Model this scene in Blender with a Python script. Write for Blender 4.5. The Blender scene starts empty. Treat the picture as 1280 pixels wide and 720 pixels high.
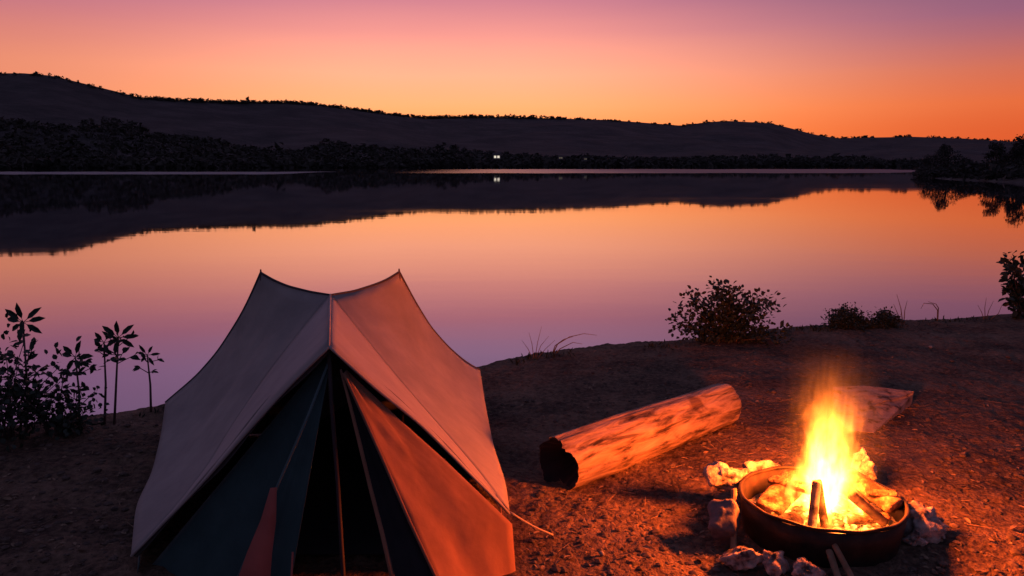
import bpy, math, random
from mathutils import Vector, Matrix, noise
random.seed(7)
R = math.radians
scene = bpy.context.scene
col = scene.collection
F_PX = 1004.0
PITCH = math.atan((360 - 203) / F_PX)
CH = 2.5                      # camera height above the camp ground
WZ = -2.0                     # water level
cp, sp = math.cos(PITCH), math.sin(PITCH)

# ---------------------------------------------------------------- measuring helpers
def ray(px, py):
    cx, cy = (px - 640) / F_PX, (360 - py) / F_PX
    return Vector((cx, cp + cy * sp, -sp + cy * cp))
def U(px, py, z=0.0):         # the point at height z seen there
    d = ray(px, py); t = (z - CH) / d.z
    return Vector((0, 0, CH)) + d * t
def D(px, py, y):             # the point at distance y seen there
    d = ray(px, py); return Vector((0, 0, CH)) + d * (y / d.y)
def nz(p, s=1.0, seed=0.0):
    return noise.noise(Vector((p[0] * s + seed, p[1] * s - seed * 1.7, p[2] * s + seed * .3)))
def fbm(p, s=1.0, o=4, seed=0.0):
    v, a = 0.0, 1.0
    for i in range(o):
        v += a * nz(p, s, seed + i * 13.1); a *= .5; s *= 2.03
    return v
def sstep(a, b, x):
    t = max(0.0, min(1.0, (x - a) / (b - a))); return t * t * (3 - 2 * t)
def interp(pts, x):
    if x <= pts[0][0]: return pts[0][1]
    for (a, b), (c, d) in zip(pts, pts[1:]):
        if x <= c: return b + (d - b) * (x - a) / (c - a)
    return pts[-1][1]
def lin(r, g, b):
    return tuple(((c / 255) / 12.92 if c / 255 <= .04045 else ((c / 255 + .055) / 1.055) ** 2.4) for c in (r, g, b)) + (1,)

# ---------------------------------------------------------------- mesh helpers
def wloc(o):
    v = Vector((0, 0, 0))
    while o: v += o.location; o = o.parent
    return v
def tag(o, label=None, cat=None, group=None, kind=None):
    if label: o['label'] = label
    if cat: o['category'] = cat
    if group: o['group'] = group
    if kind: o['kind'] = kind
    return o
def empty(name, loc, label, cat, group=None):
    o = bpy.data.objects.new(name, None); col.objects.link(o)
    o.location = loc; o.empty_display_size = .1
    return tag(o, label, cat, group)
class MB:
    def __init__(s): s.v = []; s.f = []
    def add(s, vs, fs):
        n = len(s.v); s.v += [Vector(v) for v in vs]; s.f += [tuple(n + i for i in f) for f in fs]
        return s
    def grid(s, rows):
        w = len(rows[0]); vs = [p for r in rows for p in r]; fs = []
        for i in range(len(rows) - 1):
            for j in range(w - 1):
                fs.append((i * w + j, i * w + j + 1, (i + 1) * w + j + 1, (i + 1) * w + j))
        return s.add(vs, fs)
    def tube(s, pts, rad, n=8, cap=True):
        pts = [Vector(p) for p in pts]
        if not isinstance(rad, (list, tuple)): rad = [rad] * len(pts)
        vs = []; up = Vector((0, 0, 1))
        t0 = (pts[1] - pts[0]).normalized()
        a = t0.cross(up)
        if a.length < .05: a = t0.cross(Vector((1, 0, 0)))
        a.normalize()
        for i, p in enumerate(pts):
            t = (pts[min(i + 1, len(pts) - 1)] - pts[max(i - 1, 0)])
            if t.length < 1e-9: t = t0.copy()
            t.normalize()
            a = (a - t * a.dot(t))
            a.normalize(); b = t.cross(a)
            for k in range(n):
                c = 2 * math.pi * k / n
                vs.append(p + (a * math.cos(c) + b * math.sin(c)) * rad[i])
        fs = [(i * n + k, i * n + (k + 1) % n, (i + 1) * n + (k + 1) % n, (i + 1) * n + k)
              for i in range(len(pts) - 1) for k in range(n)]
        if cap:
            fs.append(tuple(reversed(range(n)))); fs.append(tuple((len(pts) - 1) * n + k for k in range(n)))
        return s.add(vs, fs)
    def leaf(s, base, d, nrm, L, W):
        d = d.normalized(); side = d.cross(nrm)
        if side.length < .01: side = d.cross(Vector((.3, .5, .8)))
        side.normalize(); n = side.cross(d)
        m = base + d * L * .5 - n * L * .03
        return s.add([base, base + d * L * .3 + side * W * .42 + n * W * .1, base + d * L * .68 + side * W * .4 + n * W * .1, base + d * L - n * L * .1,
                      base + d * L * .68 - side * W * .4 + n * W * .1, base + d * L * .3 - side * W * .42 + n * W * .1, m],
                     [(0, 1, 6), (1, 2, 6), (2, 3, 6), (3, 4, 6), (4, 5, 6), (5, 0, 6)])
    def build(s, name, mat, parent=None, smooth=True, solid=0.0, bevel=0.0):
        off = wloc(parent) if parent else Vector((0, 0, 0))
        me = bpy.data.meshes.new(name)
        me.from_pydata([tuple(v - off) for v in s.v], [], s.f); me.update()
        if smooth:
            for p in me.polygons: p.use_smooth = True
        me.materials.append(mat)
        o = bpy.data.objects.new(name, me); col.objects.link(o)
        if parent: o.parent = parent
        if solid:
            m = o.modifiers.new('solid', 'SOLIDIFY'); m.thickness = solid; m.offset = 0
        if bevel:
            m = o.modifiers.new('bevel', 'BEVEL'); m.width = bevel; m.segments = 2
        return o
def ico(sub):
    import bmesh
    bm = bmesh.new(); bmesh.ops.create_icosphere(bm, subdivisions=sub, radius=1)
    v = [x.co.copy() for x in bm.verts]; f = [tuple(q.index for q in x.verts) for x in bm.faces]
    bm.free(); return v, f
ICO = {k: ico(k) for k in (1, 2, 3, 4)}
def thing_mesh(o, label, cat, group=None):      # recentre a one-mesh thing on its base
    me = o.data; xs = [v.co for v in me.vertices]
    c = Vector((sum(v.x for v in xs) / len(xs), sum(v.y for v in xs) / len(xs), min(v.z for v in xs)))
    for v in me.vertices: v.co -= c
    o.location = c
    return tag(o, label, cat, group)

# ---------------------------------------------------------------- materials
def mat(name):
    m = bpy.data.materials.new(name); m.use_nodes = True
    nt = m.node_tree; nt.nodes.clear()
    return m, nt
def N(nt, t, **kw):
    n = nt.nodes.new(t)
    for k, v in kw.items():
        if k.startswith('i_'):
            key = k[2:]
            n.inputs[int(key) if key.isdigit() else key.replace('_', ' ')].default_value = v
        else: setattr(n, k, v)
    return n
def ramp(nt, fac, stops, interp_='LINEAR'):
    r = nt.nodes.new('ShaderNodeValToRGB'); r.color_ramp.interpolation = interp_
    el = r.color_ramp.elements
    while len(el) > 1: el.remove(el[-1])
    el[0].position = stops[0][0]; el[0].color = stops[0][1]
    for p, c in stops[1:]:
        e = el.new(p); e.color = c
    nt.links.new(fac, r.inputs[0]); return r.outputs[0]
def math_(nt, op, a, b=None, c=None, clamp=False):
    n = nt.nodes.new('ShaderNodeMath'); n.operation = op; n.use_clamp = clamp
    for i, x in enumerate((a, b, c)):
        if x is None: continue
        if isinstance(x, (int, float)): n.inputs[i].default_value = x
        else: nt.links.new(x, n.inputs[i])
    return n.outputs[0]
def g4(*c): return tuple(c) + (1,)
def surf(name, stops, scale=4, detail=6, rough=.9, bump=.3, bscale=30, bdist=.01, stretch=None, metal=0, spec=.3, coord='Object', dist=0, bdetail=6):
    m, nt = mat(name); L = nt.links.new
    tc = N(nt, 'ShaderNodeTexCoord'); src = tc.outputs[coord]
    if stretch:
        mp = N(nt, 'ShaderNodeMapping'); mp.inputs['Scale'].default_value = stretch
        L(src, mp.inputs[0]); src = mp.outputs[0]
    n1 = N(nt, 'ShaderNodeTexNoise', i_Scale=scale, i_Detail=detail, i_Roughness=.6, i_Distortion=dist); L(src, n1.inputs[0])
    c = ramp(nt, n1.outputs[0], stops)
    b = N(nt, 'ShaderNodeBsdfPrincipled', i_Roughness=rough, i_Metallic=metal); b.inputs['Specular IOR Level'].default_value = spec
    L(c, b.inputs['Base Color'])
    n2 = N(nt, 'ShaderNodeTexNoise', i_Scale=bscale, i_Detail=bdetail, i_Roughness=.65); L(src, n2.inputs[0])
    bp = N(nt, 'ShaderNodeBump', i_Strength=bump, i_Distance=bdist); L(n2.outputs[0], bp.inputs['Height']); L(bp.outputs[0], b.inputs['Normal'])
    o = N(nt, 'ShaderNodeOutputMaterial'); L(b.outputs[0], o.inputs[0])
    return m

# soil: dry crumbly dirt
def soil_mat():
    m, nt = mat('soil'); L = nt.links.new
    tc = N(nt, 'ShaderNodeTexCoord'); s = tc.outputs['Object']
    big = N(nt, 'ShaderNodeTexNoise', i_Scale=1.1, i_Detail=5, i_Roughness=.6); L(s, big.inputs[0])
    fine = N(nt, 'ShaderNodeTexNoise', i_Scale=16, i_Detail=8, i_Roughness=.7); L(s, fine.inputs[0])
    mix = math_(nt, 'ADD', math_(nt, 'MULTIPLY', big.outputs[0], .45), math_(nt, 'MULTIPLY', fine.outputs[0], .55))
    c = ramp(nt, mix, [(.34, g4(.014, .010, .008)), (.45, g4(.084, .056, .040)), (.56, g4(.18, .120, .080)), (.72, g4(.30, .21, .15))])
    b = N(nt, 'ShaderNodeBsdfPrincipled', i_Roughness=.95); b.inputs['Specular IOR Level'].default_value = .15
    L(c, b.inputs['Base Color'])
    vo = N(nt, 'ShaderNodeTexVoronoi', i_Scale=26); 
    wn = N(nt, 'ShaderNodeTexNoise', i_Scale=9, i_Detail=4); L(s, wn.inputs[0])
    va = N(nt, 'ShaderNodeVectorMath', operation='MULTIPLY_ADD'); L(wn.outputs['Color'], va.inputs[0]); va.inputs[1].default_value = (.12,) * 3; L(s, va.inputs[2]); L(va.outputs[0], vo.inputs[0])
    h = math_(nt, 'ADD', math_(nt, 'MULTIPLY', fine.outputs[0], 1.0), math_(nt, 'MULTIPLY', vo.outputs[0], -.6))
    bp = N(nt, 'ShaderNodeBump', i_Strength=.9, i_Distance=.035); L(h, bp.inputs['Height']); L(bp.outputs[0], b.inputs['Normal'])
    o = N(nt, 'ShaderNodeOutputMaterial'); L(b.outputs[0], o.inputs[0]); return m
def water_mat():
    m, nt = mat('lake_water'); L = nt.links.new
    b = N(nt, 'ShaderNodeBsdfPrincipled', i_Roughness=.02, i_IOR=1.33); BR = b
    b.inputs['Base Color'].default_value = g4(.02, .018, .03)
    tc = N(nt, 'ShaderNodeTexCoord')
    mp = N(nt, 'ShaderNodeMapping'); mp.inputs['Scale'].default_value = (.35, 1.0, 1); L(tc.outputs['Object'], mp.inputs[0])
    n = N(nt, 'ShaderNodeTexNoise', i_Scale=.6, i_Detail=3); L(mp.outputs[0], n.inputs[0])
    bp = N(nt, 'ShaderNodeBump', i_Strength=.10, i_Distance=.02); L(n.outputs[0], bp.inputs['Height']); L(bp.outputs[0], b.inputs['Normal'])
    g = N(nt, 'ShaderNodeBsdfGlossy', i_Roughness=.03); g.inputs[0].default_value = g4(.93, .93, .95); L(bp.outputs[0], g.inputs['Normal'])
    mp4 = N(nt, 'ShaderNodeMapping'); mp4.inputs['Scale'].default_value = (.012, .11, 1); L(tc.outputs['Object'], mp4.inputs[0])
    n4 = N(nt, 'ShaderNodeTexNoise', i_Scale=1, i_Detail=5, i_Roughness=.6); L(mp4.outputs[0], n4.inputs[0])
    rg = N(nt, 'ShaderNodeMapRange'); L(n4.outputs[0], rg.inputs[0])
    for i_, v_ in enumerate((.48, .66, .02, .034)): rg.inputs[i_ + 1].default_value = v_
    L(rg.outputs[0], g.inputs['Roughness']); L(rg.outputs[0], BR.inputs['Roughness'])
    mx = N(nt, 'ShaderNodeMixShader', i_0=.42); L(b.outputs[0], mx.inputs[1]); L(g.outputs[0], mx.inputs[2])
    o = N(nt, 'ShaderNodeOutputMaterial'); L(mx.outputs[0], o.inputs[0]); return m
def ripple_mat():
    m, nt = mat('ruffled_water'); L = nt.links.new
    b = N(nt, 'ShaderNodeBsdfPrincipled', i_Roughness=.38, i_IOR=1.33)
    b.inputs['Base Color'].default_value = g4(.02, .02, .03)
    tc = N(nt, 'ShaderNodeTexCoord'); sx_ = N(nt, 'ShaderNodeSeparateXYZ'); L(tc.outputs['Object'], sx_.inputs[0])
    mr_ = N(nt, 'ShaderNodeMapRange'); L(sx_.outputs[0], mr_.inputs[0])
    for i_, v_ in enumerate((-60, 75, .03, .50)): mr_.inputs[i_ + 1].default_value = v_
    L(mr_.outputs[0], b.inputs['Roughness'])
    o = N(nt, 'ShaderNodeOutputMaterial'); L(b.outputs[0], o.inputs[0]); return m
def fabric(name, c1, c2, rough=.85, weave=700, trans=0.0):
    m, nt = mat(name); L = nt.links.new
    tc = N(nt, 'ShaderNodeTexCoord'); s = tc.outputs['Object']
    n = N(nt, 'ShaderNodeTexNoise', i_Scale=2.6, i_Detail=7, i_Roughness=.6); L(s, n.inputs[0])
    c = ramp(nt, n.outputs[0], [(.35, g4(*c1)), (.65, g4(*c2))])
    b = N(nt, 'ShaderNodeBsdfPrincipled', i_Roughness=rough); b.inputs['Specular IOR Level'].default_value = .2
    b.inputs['Sheen Weight'].default_value = .15
    L(c, b.inputs['Base Color'])
    w = N(nt, 'ShaderNodeTexNoise', i_Scale=9, i_Detail=4); L(s, w.inputs[0])
    w2 = N(nt, 'ShaderNodeTexNoise', i_Scale=220, i_Detail=2); L(s, w2.inputs[0])
    bp = N(nt, 'ShaderNodeBump', i_Strength=.45, i_Distance=.014); L(w.outputs[0], bp.inputs['Height'])
    bp2 = N(nt, 'ShaderNodeBump', i_Strength=.25, i_Distance=.002); L(w2.outputs[0], bp2.inputs['Height']); L(bp.outputs[0], bp2.inputs['Normal'])
    L(bp2.outputs[0], b.inputs['Normal'])
    o = N(nt, 'ShaderNodeOutputMaterial')
    if trans:
        t = N(nt, 'ShaderNodeBsdfTranslucent'); L(c, t.inputs[0]); L(bp2.outputs[0], t.inputs['Normal'])
        mx = N(nt, 'ShaderNodeMixShader', i_0=trans); L(b.outputs[0], mx.inputs[1]); L(t.outputs[0], mx.inputs[2]); L(mx.outputs[0], o.inputs[0])
    else: L(b.outputs[0], o.inputs[0])
    return m
M = {}
M['soil'] = soil_mat(); M['water'] = water_mat(); M['ripple'] = ripple_mat()
M['hill'] = surf('hillside_scrub', [(.3, g4(.014, .016, .013)), (.5, g4(.032, .030, .026)), (.7, g4(.062, .054, .048))], scale=.02, detail=9, bump=.6, bscale=.08, bdist=6)
M['wood'] = surf('distant_foliage', [(.3, g4(.026, .028, .022)), (.7, g4(.06, .056, .046))], scale=.03, bump=0)
M['sand'] = surf('pale_shore', [(.35, g4(.05, .045, .04)), (.7, g4(.16, .14, .12))], scale=.3, bump=.4, bscale=1, bdist=.3)
M['canvas'] = fabric('tent_canvas', (.24, .215, .20), (.33, .29, .265))
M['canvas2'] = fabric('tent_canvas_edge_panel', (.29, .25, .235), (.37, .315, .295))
M['hem'] = fabric('dark_binding', (.05, .04, .045), (.07, .055, .06))
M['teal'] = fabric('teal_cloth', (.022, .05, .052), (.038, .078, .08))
M['tealedge'] = fabric('teal_edging', (.06, .11, .12), (.09, .15, .16))
M['inner'] = fabric('inner_cloth', (.012, .012, .016), (.02, .02, .024))  # near-black: the shade inside the doorway is put into the colour
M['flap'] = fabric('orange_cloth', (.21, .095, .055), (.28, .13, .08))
M['firelit_red'] = fabric('red_firelit_cloth', (.30, .07, .055), (.42, .10, .08))  # firelight on the left door put into this red; door cord shares it
M['cord'] = surf('cord', [(.3, g4(.3, .25, .2)), (.7, g4(.4, .33, .28))], scale=50, bump=.2)
M['log'] = None
M['leaf'] = surf('leaf', [(.3, g4(.012, .022, .012)), (.5, g4(.02, .034, .02)), (.7, g4(.035, .05, .03))], scale=9, rough=.55, bump=.1, spec=.4)
M['stem'] = surf('bark_stem', [(.3, g4(.07, .05, .045)), (.7, g4(.15, .11, .10))], scale=14, bump=.5)
M['dry'] = surf('dry_stalk', [(.3, g4(.16, .11, .07)), (.7, g4(.28, .2, .13))], scale=14, bump=.3)
M['rock'] = surf('camp_rock', [(.36, g4(.05, .04, .038)), (.45, g4(.26, .215, .20)), (.62, g4(.52, .46, .43))], scale=11, detail=9, bump=1, bscale=22, bdist=.02)
M['darkrock'] = surf('dark_rock', [(.3, g4(.08, .07, .075)), (.7, g4(.2, .17, .18))], scale=6, detail=8, bump=.6, bscale=18, bdist=.02)
M['steel'] = surf('sooty_steel', [(.3, g4(.012, .010, .010)), (.55, g4(.03, .022, .018)), (.75, g4(.07, .04, .028))], scale=9, detail=8, rough=.6, bump=.3, bscale=40, bdist=.004, metal=.4)
M['ash'] = surf('ash', [(.3, g4(.06, .05, .045)), (.7, g4(.35, .32, .3))], scale=18, detail=8, bump=.8, bscale=40, bdist=.015)
M['char'] = surf('charred_wood', [(.35, g4(.025, .018, .015)), (.55, g4(.10, .055, .035)), (.75, g4(.25, .15, .09))], scale=14, detail=8, bump=.9, bscale=30, bdist=.012, stretch=(1, 1, 1))
M['slab'] = surf('pale_stone_slab', [(.36, g4(.05, .035, .03)), (.44, g4(.22, .16, .13)), (.7, g4(.36, .28, .23))], scale=9, detail=8, bump=.7, bscale=20, bdist=.015)
M['pebble'] = surf('pebbles', [(.3, g4(.03, .022, .018)), (.7, g4(.15, .11, .085))], scale=10, bump=.3)
M['barsand'] = surf('bar_sand', [(.3, g4(.2, .2, .2)), (.7, g4(.32, .32, .31))], scale=.1, bump=.2, bscale=1, bdist=.1)
M['wall'] = surf('white_boards', [(.3, g4(.2, .19, .18)), (.7, g4(.3, .29, .27))], scale=1, bump=0)
M['roof'] = surf('dark_roof', [(.3, g4(.05, .05, .05)), (.7, g4(.09, .08, .08))], scale=1, bump=0)
def emit(name, c, s):
    m, nt = mat(name); e = N(nt, 'ShaderNodeEmission', i_Strength=s); e.inputs[0].default_value = c
    o = N(nt, 'ShaderNodeOutputMaterial'); nt.links.new(e.outputs[0], o.inputs[0]); return m
M['lamp'] = emit('lit_window', g4(1, .88, .7), .8)
M['lamp_dim'] = emit('dim_window', g4(1, .8, .55), .12)
def log_mat():
    m, nt = mat('weathered_log'); L = nt.links.new
    tc = N(nt, 'ShaderNodeTexCoord')
    mp = N(nt, 'ShaderNodeMapping'); mp.inputs['Scale'].default_value = (1.6, 9, 9); L(tc.outputs['Object'], mp.inputs[0])
    n = N(nt, 'ShaderNodeTexNoise', i_Scale=1.6, i_Detail=9, i_Roughness=.65, i_Distortion=.5); L(mp.outputs[0], n.inputs[0])
    c = ramp(nt, n.outputs[0], [(.35, g4(.03, .02, .016)), (.43, g4(.14, .095, .07)), (.52, g4(.27, .19, .145)), (.68, g4(.40, .30, .235))])
    n2 = N(nt, 'ShaderNodeTexNoise', i_Scale=3.2, i_Detail=5); L(tc.outputs['Object'], n2.inputs[0])
    spots = ramp(nt, n2.outputs[0], [(.30, g4(.45, .4, .38)), (.38, g4(1, 1, 1))])
    mx = N(nt, 'ShaderNodeMix', data_type='RGBA', blend_type='MULTIPLY'); mx.inputs[0].default_value = 1
    L(c, mx.inputs[6]); L(spots, mx.inputs[7])
    b = N(nt, 'ShaderNodeBsdfPrincipled', i_Roughness=.85); b.inputs['Specular IOR Level'].default_value = .2
    L(mx.outputs[2], b.inputs['Base Color'])
    bp = N(nt, 'ShaderNodeBump', i_Strength=1, i_Distance=.03); L(n.outputs[0], bp.inputs['Height']); L(bp.outputs[0], b.inputs['Normal'])
    o = N(nt, 'ShaderNodeOutputMaterial'); L(b.outputs[0], o.inputs[0]); return m
M['log'] = log_mat()

# ---------------------------------------------------------------- sky (dusk afterglow; the sun is already below the horizon)
w = bpy.data.worlds.new('World'); scene.world = w; w.use_nodes = True
nt = w.node_tree; nt.nodes.clear(); L = nt.links.new
tc = N(nt, 'ShaderNodeTexCoord'); sx = N(nt, 'ShaderNodeSeparateXYZ'); L(tc.outputs['Generated'], sx.inputs[0])
elev = math_(nt, 'MULTIPLY', math_(nt, 'ARCSINE', sx.outputs[2]), 180 / math.pi)
wob = N(nt, 'ShaderNodeTexNoise', i_Scale=2.2, i_Detail=3)
mp = N(nt, 'ShaderNodeMapping'); mp.inputs['Scale'].default_value = (1, 1, 9); L(tc.outputs['Generated'], mp.inputs[0]); L(mp.outputs[0], wob.inputs[0])
elev = math_(nt, 'ADD', elev, math_(nt, 'MULTIPLY', math_(nt, 'SUBTRACT', wob.outputs[0], .5), 1.1))
t = math_(nt, 'DIVIDE', elev, 90, clamp=True)
def skyramp(st): return ramp(nt, t, [(e / 90, lin(*c)) for e, c in st])
up = [(13.5, (180, 134, 170)), (20, (136, 112, 152)), (32, (94, 86, 124)), (90, (68, 70, 102))]
midr = skyramp([(0, (290, 156, 76)), (2.2, (295, 168, 92)), (4, (292, 186, 122)), (6, (285, 186, 146)), (7.7, (268, 172, 148)), (8.8, (248, 156, 148)), (10.8, (212, 132, 148))] + up)
lef = skyramp([(0, (238, 140, 90)), (3.5, (240, 146, 108)), (6.2, (236, 144, 114)), (7.7, (222, 134, 120)), (9.3, (202, 122, 130)), (10.8, (178, 112, 140)), (13.5, (162, 116, 158))] + up[1:])
rig = skyramp([(0, (226, 88, 44)), (2, (226, 96, 50)), (3.5, (232, 110, 62)), (5.6, (212, 112, 88)), (7.2, (184, 106, 110)), (8.8, (154, 98, 124)), (10.8, (128, 92, 124)), (14, (116, 92, 134)), (20, (104, 90, 134)), (32, (82, 76, 114)), (90, (68, 70, 102))])
bac = skyramp([(0, (82, 74, 94)), (10, (92, 84, 108)), (25, (88, 84, 114)), (90, (68, 70, 102))])
az = math_(nt, 'MULTIPLY', math_(nt, 'ARCTAN2', sx.outputs[0], sx.outputs[1]), 180 / math.pi)
def mr(v, a, b, kind='SMOOTHSTEP'):
    n = N(nt, 'ShaderNodeMapRange'); n.interpolation_type = kind; L(v, n.inputs[0]); n.inputs[1].default_value = a; n.inputs[2].default_value = b; return n.outputs[0]
def mixc(f, a, b):
    n = N(nt, 'ShaderNodeMix', data_type='RGBA'); L(f, n.inputs[0]); L(a, n.inputs[6]); L(b, n.inputs[7]); return n.outputs[2]
c = mixc(mr(az, -34, -8), lef, midr)
c = mixc(mr(az, -2, 34), c, rig)
c = mixc(mr(math_(nt, 'ABSOLUTE', az), 42, 100), c, bac)
bg = N(nt, 'ShaderNodeBackground', i_Strength=1.0); L(c, bg.inputs[0])
wo = N(nt, 'ShaderNodeOutputWorld'); L(bg.outputs[0], wo.inputs[0])

# ---------------------------------------------------------------- camera
cam = bpy.data.cameras.new('camera'); co = bpy.data.objects.new('camera', cam); col.objects.link(co)
co.location = (0, 0, CH); co.rotation_euler = (math.pi / 2 - PITCH, 0, 0)
cam.sensor_width = 36; cam.lens = 36 * F_PX / 1280; cam.clip_end = 20000; cam.clip_start = .05
scene.camera = co

# ---------------------------------------------------------------- ground
edge_px = [(0, 541), (60, 534), (100, 530), (150, 522), (210, 506), (330, 500), (450, 488), (600, 463), (660, 446), (700, 440), (780, 433), (830, 431), (900, 424), (1000, 412), (1050, 407), (1150, 403), (1280, 394)]
E = [(U(px, py, 0).x, U(px, py, 0).y) for px, py in edge_px]
E = [(-60, 1.0), (-25, 3.2), (-12, 5.0)] + [(-6.4, 6.4)] + E + [(14, 14.6), (25, 17.5), (60, 23)]
E = sorted(E)
def edge_y(x): return interp(E, x)
def gz(x, y):
    d = y - edge_y(x)
    lip = .05 * fbm((x, y, 0), .9, 3, 4)
    z = .030 * fbm((x, y, 0), 1.3, 3, 1) + .014 * fbm((x, y, 0), 7, 3, 2)
    # crumbly clods
    z += .034 * max(0, nz((x, y, 0), 11, 9) - .08) + .018 * max(0, nz((x, y, .5), 24, 5) - .05)
    d += .12 * nz((x, 0, 3), 1.1) + .05 * nz((x, 0, 3), 4.3)
    if d > -.25:
        q = d + .25
        z -= (q * q * .16 if q < 1.2 else .16 * 1.44 + (q - 1.2) * .75) 
    return max(z, -5)
xs = [-70, -50, -36, -26, -20, -16, -13, -11] + [-9.5 + i * .15 for i in range(20)] + [-6.5 + i * .034 for i in range(int(13.5 / .034))] 
xs += [xs[-1] + .1 * (i + 1) for i in range(60)]
xs += [xs[-1] + d for d in (.8, 2, 4, 7, 11, 17, 26, 40, 60)]
ys = [-40, -25, -15, -8, -4, -1.5, 0, 1, 2, 2.8, 3.4] + [3.8 + i * .034 for i in range(int(4.6 / .034))]
ys += [ys[-1] + .07 * (i + 1) for i in range(100)]
ys += [ys[-1] + d for d in (.5, 1, 1.6, 2.4, 4, 7, 12)]
MB().grid([[Vector((x, y, gz(x, y))) for x in xs] for y in ys]).build('ground', M['soil']).update_tag()
tag(bpy.data.objects['ground'], kind='structure')
def on(px, py): 
    p = U(px, py, 0); p.z = gz(p.x, p.y); return p

# lake and its bed
def disc(name, z, m, r=9000, holes=None):
    return MB().add([(-r, -200, z), (r, -200, z), (r, r, z), (-r, r, z)], [(0, 1, 2, 3)]).build(name, m, smooth=False)
tag(disc('lake_water', WZ, M['water']), kind='structure')
# wind-ruffled streaks on the far water
def streak(pts_top, pts_bot, z):
    return [[U(px, py, z) for px, py in pts_top], [U(px, py, z) for px, py in pts_bot]]
b = MB()
xsx = list(range(330, 1150, 20)) + [1150]
b.grid(streak([(x, 212.2 - .8 * sstep(330, 700, x) + 1.2 * sstep(1100, 1150, x) + .5 * nz((x, 0, 0), .013)) for x in xsx],
              [(x, 216.4 + .5 * nz((x, 4, 0), .017) - 1.2 * sstep(1090, 1150, x)) for x in xsx], WZ + .03))
tag(b.build('ruffled_water', M['ripple'], smooth=False), kind='structure')

# low pale bar of sand in front of the left shore
rows = []
for j in range(9):
    v = j / 8; row = []
    for px in range(-300, 425, 6):
        k = sstep(425, 300, px) if False else 1 - sstep(330, 420, px)
        mid = 216.3 - 1.6 * (1 - k); hw = (1.5 + .5 * nz((px, 0, 0), .03)) * k + .15
        p = U(px, mid + hw * (1 - 2 * v), WZ)
        p.z = WZ - .05 + (.40 * math.sin(math.pi * v) + .08 * nz(p, .3)) * min(1, k + .3)
        row.append(p)
    rows.append(row)
tag(MB().grid(rows).build('sandbar', M['barsand']), kind='structure')

# ---------------------------------------------------------------- hills
ridge_px = [(-600, 130), (-300, 100), (-120, 94), (-40, 92), (40, 92), (75, 95), (110, 104), (150, 114), (180, 122), (225, 125), (300, 128), (360, 128), (400, 131), (450, 138), (500, 145), (535, 148), (560, 147), (600, 146), (650, 147), (700, 148),
            (760, 150), (800, 153), (850, 157), (880, 153), (905, 151), (960, 154), (985, 160), (1015, 168), (1045, 173), (1080, 172), (1140, 171), (1200, 173), (1260, 177), (1400, 172), (1600, 160), (1900, 150)]
def ridge_dist(px): return 1500 + 500 * sstep(100, 900, px) + 500 * sstep(800, 1100, px)
def shore_dist(px): return 700 + 60 * nz((px, 0, 0), .006) + 250 * sstep(700, 1100, px)
def hill_pt(px, t):
    dr, ds = ridge_dist(px), shore_dist(px)
    d = ray(px, 203); d.z = 0; d.normalize()
    py = interp(ridge_px, px)
    e = ray(px, py); H = CH + e.z / math.hypot(e.x, e.y) * dr
    dist = ds + (dr - ds) * t
    p = d * dist
    if t <= 1:
        k = t * (.55 + .45 * t) if t < 1 else 1
        z = WZ - 1.5 + (H - WZ + 1.5) * k
        z += (fbm((p.x, p.y, 0), .004, 4, 3) * 13) * math.sin(math.pi * min(1, t)) ** .8
        z = min(z, CH + (H - CH) / dr * dist - 1.5 * (1 - t) * 10 * .3) if t < 1 else z
    else:
        z = H - (t - 1) * 260
    p.z = z
    return p
pxs = list(range(-600, 1900, 10))
ts = [i / 26 for i in range(27)] + [1.1, 1.3, 1.7]
tag(MB().grid([[hill_pt(px, t) for px in pxs] for t in ts]).build('hills', M['hill']), kind='structure')

# far woods: crowns on the ridge, over the lower slopes and along the waterline
def far_tree(mb, base, h, wd, n=9):
    for i in range(n):
        u = random.random() ** .8
        a = random.random() * 6.28; r = wd * .5 * math.sin(math.pi * min(1, .18 + u * .75)) * random.random() ** .5
        c_ = base + Vector((math.cos(a) * r, math.sin(a) * r, h * (.12 + .85 * u)))
        s = wd * random.uniform(.18, .34)
        vs = [c_ + Vector((random.uniform(-1, 1), random.uniform(-1, 1), random.uniform(-.8, .8))) * s for _ in range(4)]
        mb.add(vs, [(0, 1, 2), (0, 2, 3), (0, 3, 1), (1, 3, 2)])
    mb.add([base + Vector((-h * .03, 0, -1)), base + Vector((h * .03, 0, -1)), base + Vector((0, 0, h * .7))], [(0, 1, 2)])
fw = MB()
def dens(px): return interp([(-100, .15), (150, .12), (235, 1), (400, 1), (560, .9), (700, .55), (780, .15), (1250, .12)], px)
for i in range(2600):
    px = random.uniform(-200, 1300)
    if random.random() > dens(px) * (.55 + .9 * max(0, nz((px, 0, 0), .045) + .3)): continue
    p = hill_pt(px, random.uniform(.975, 1.0)); s = ridge_dist(px) / 1500
    far_tree(fw, p - Vector((0, 0, 2.2)), s * random.uniform(3, 7.5) * (.6 if px > 700 else 1), s * random.uniform(5, 11), 12)
for i in range(4200):
    px = random.uniform(-260, 1160)
    lim = interp([(-260, .5), (60, .52), (170, .5), (260, .34), (370, .2), (470, .3), (560, .26), (640, .14), (1160, .10)], px)
    t_ = random.random() ** 1.25 * lim * (1.0 + .4 * nz((px, 0, 0), .02, 8))
    p = hill_pt(px, max(.015, t_)); s = 1
    far_tree(fw, p - Vector((0, 0, 1)), random.uniform(3, 8), random.uniform(6, 14), 9)
for i in range(900):
    px = random.uniform(-260, 1160)
    p = hill_pt(px, random.uniform(.004, .03)); p.z = max(p.z, WZ)
    far_tree(fw, p - Vector((0, 0, 1)), random.uniform(4, 9), random.uniform(8, 14), 8)
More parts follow.
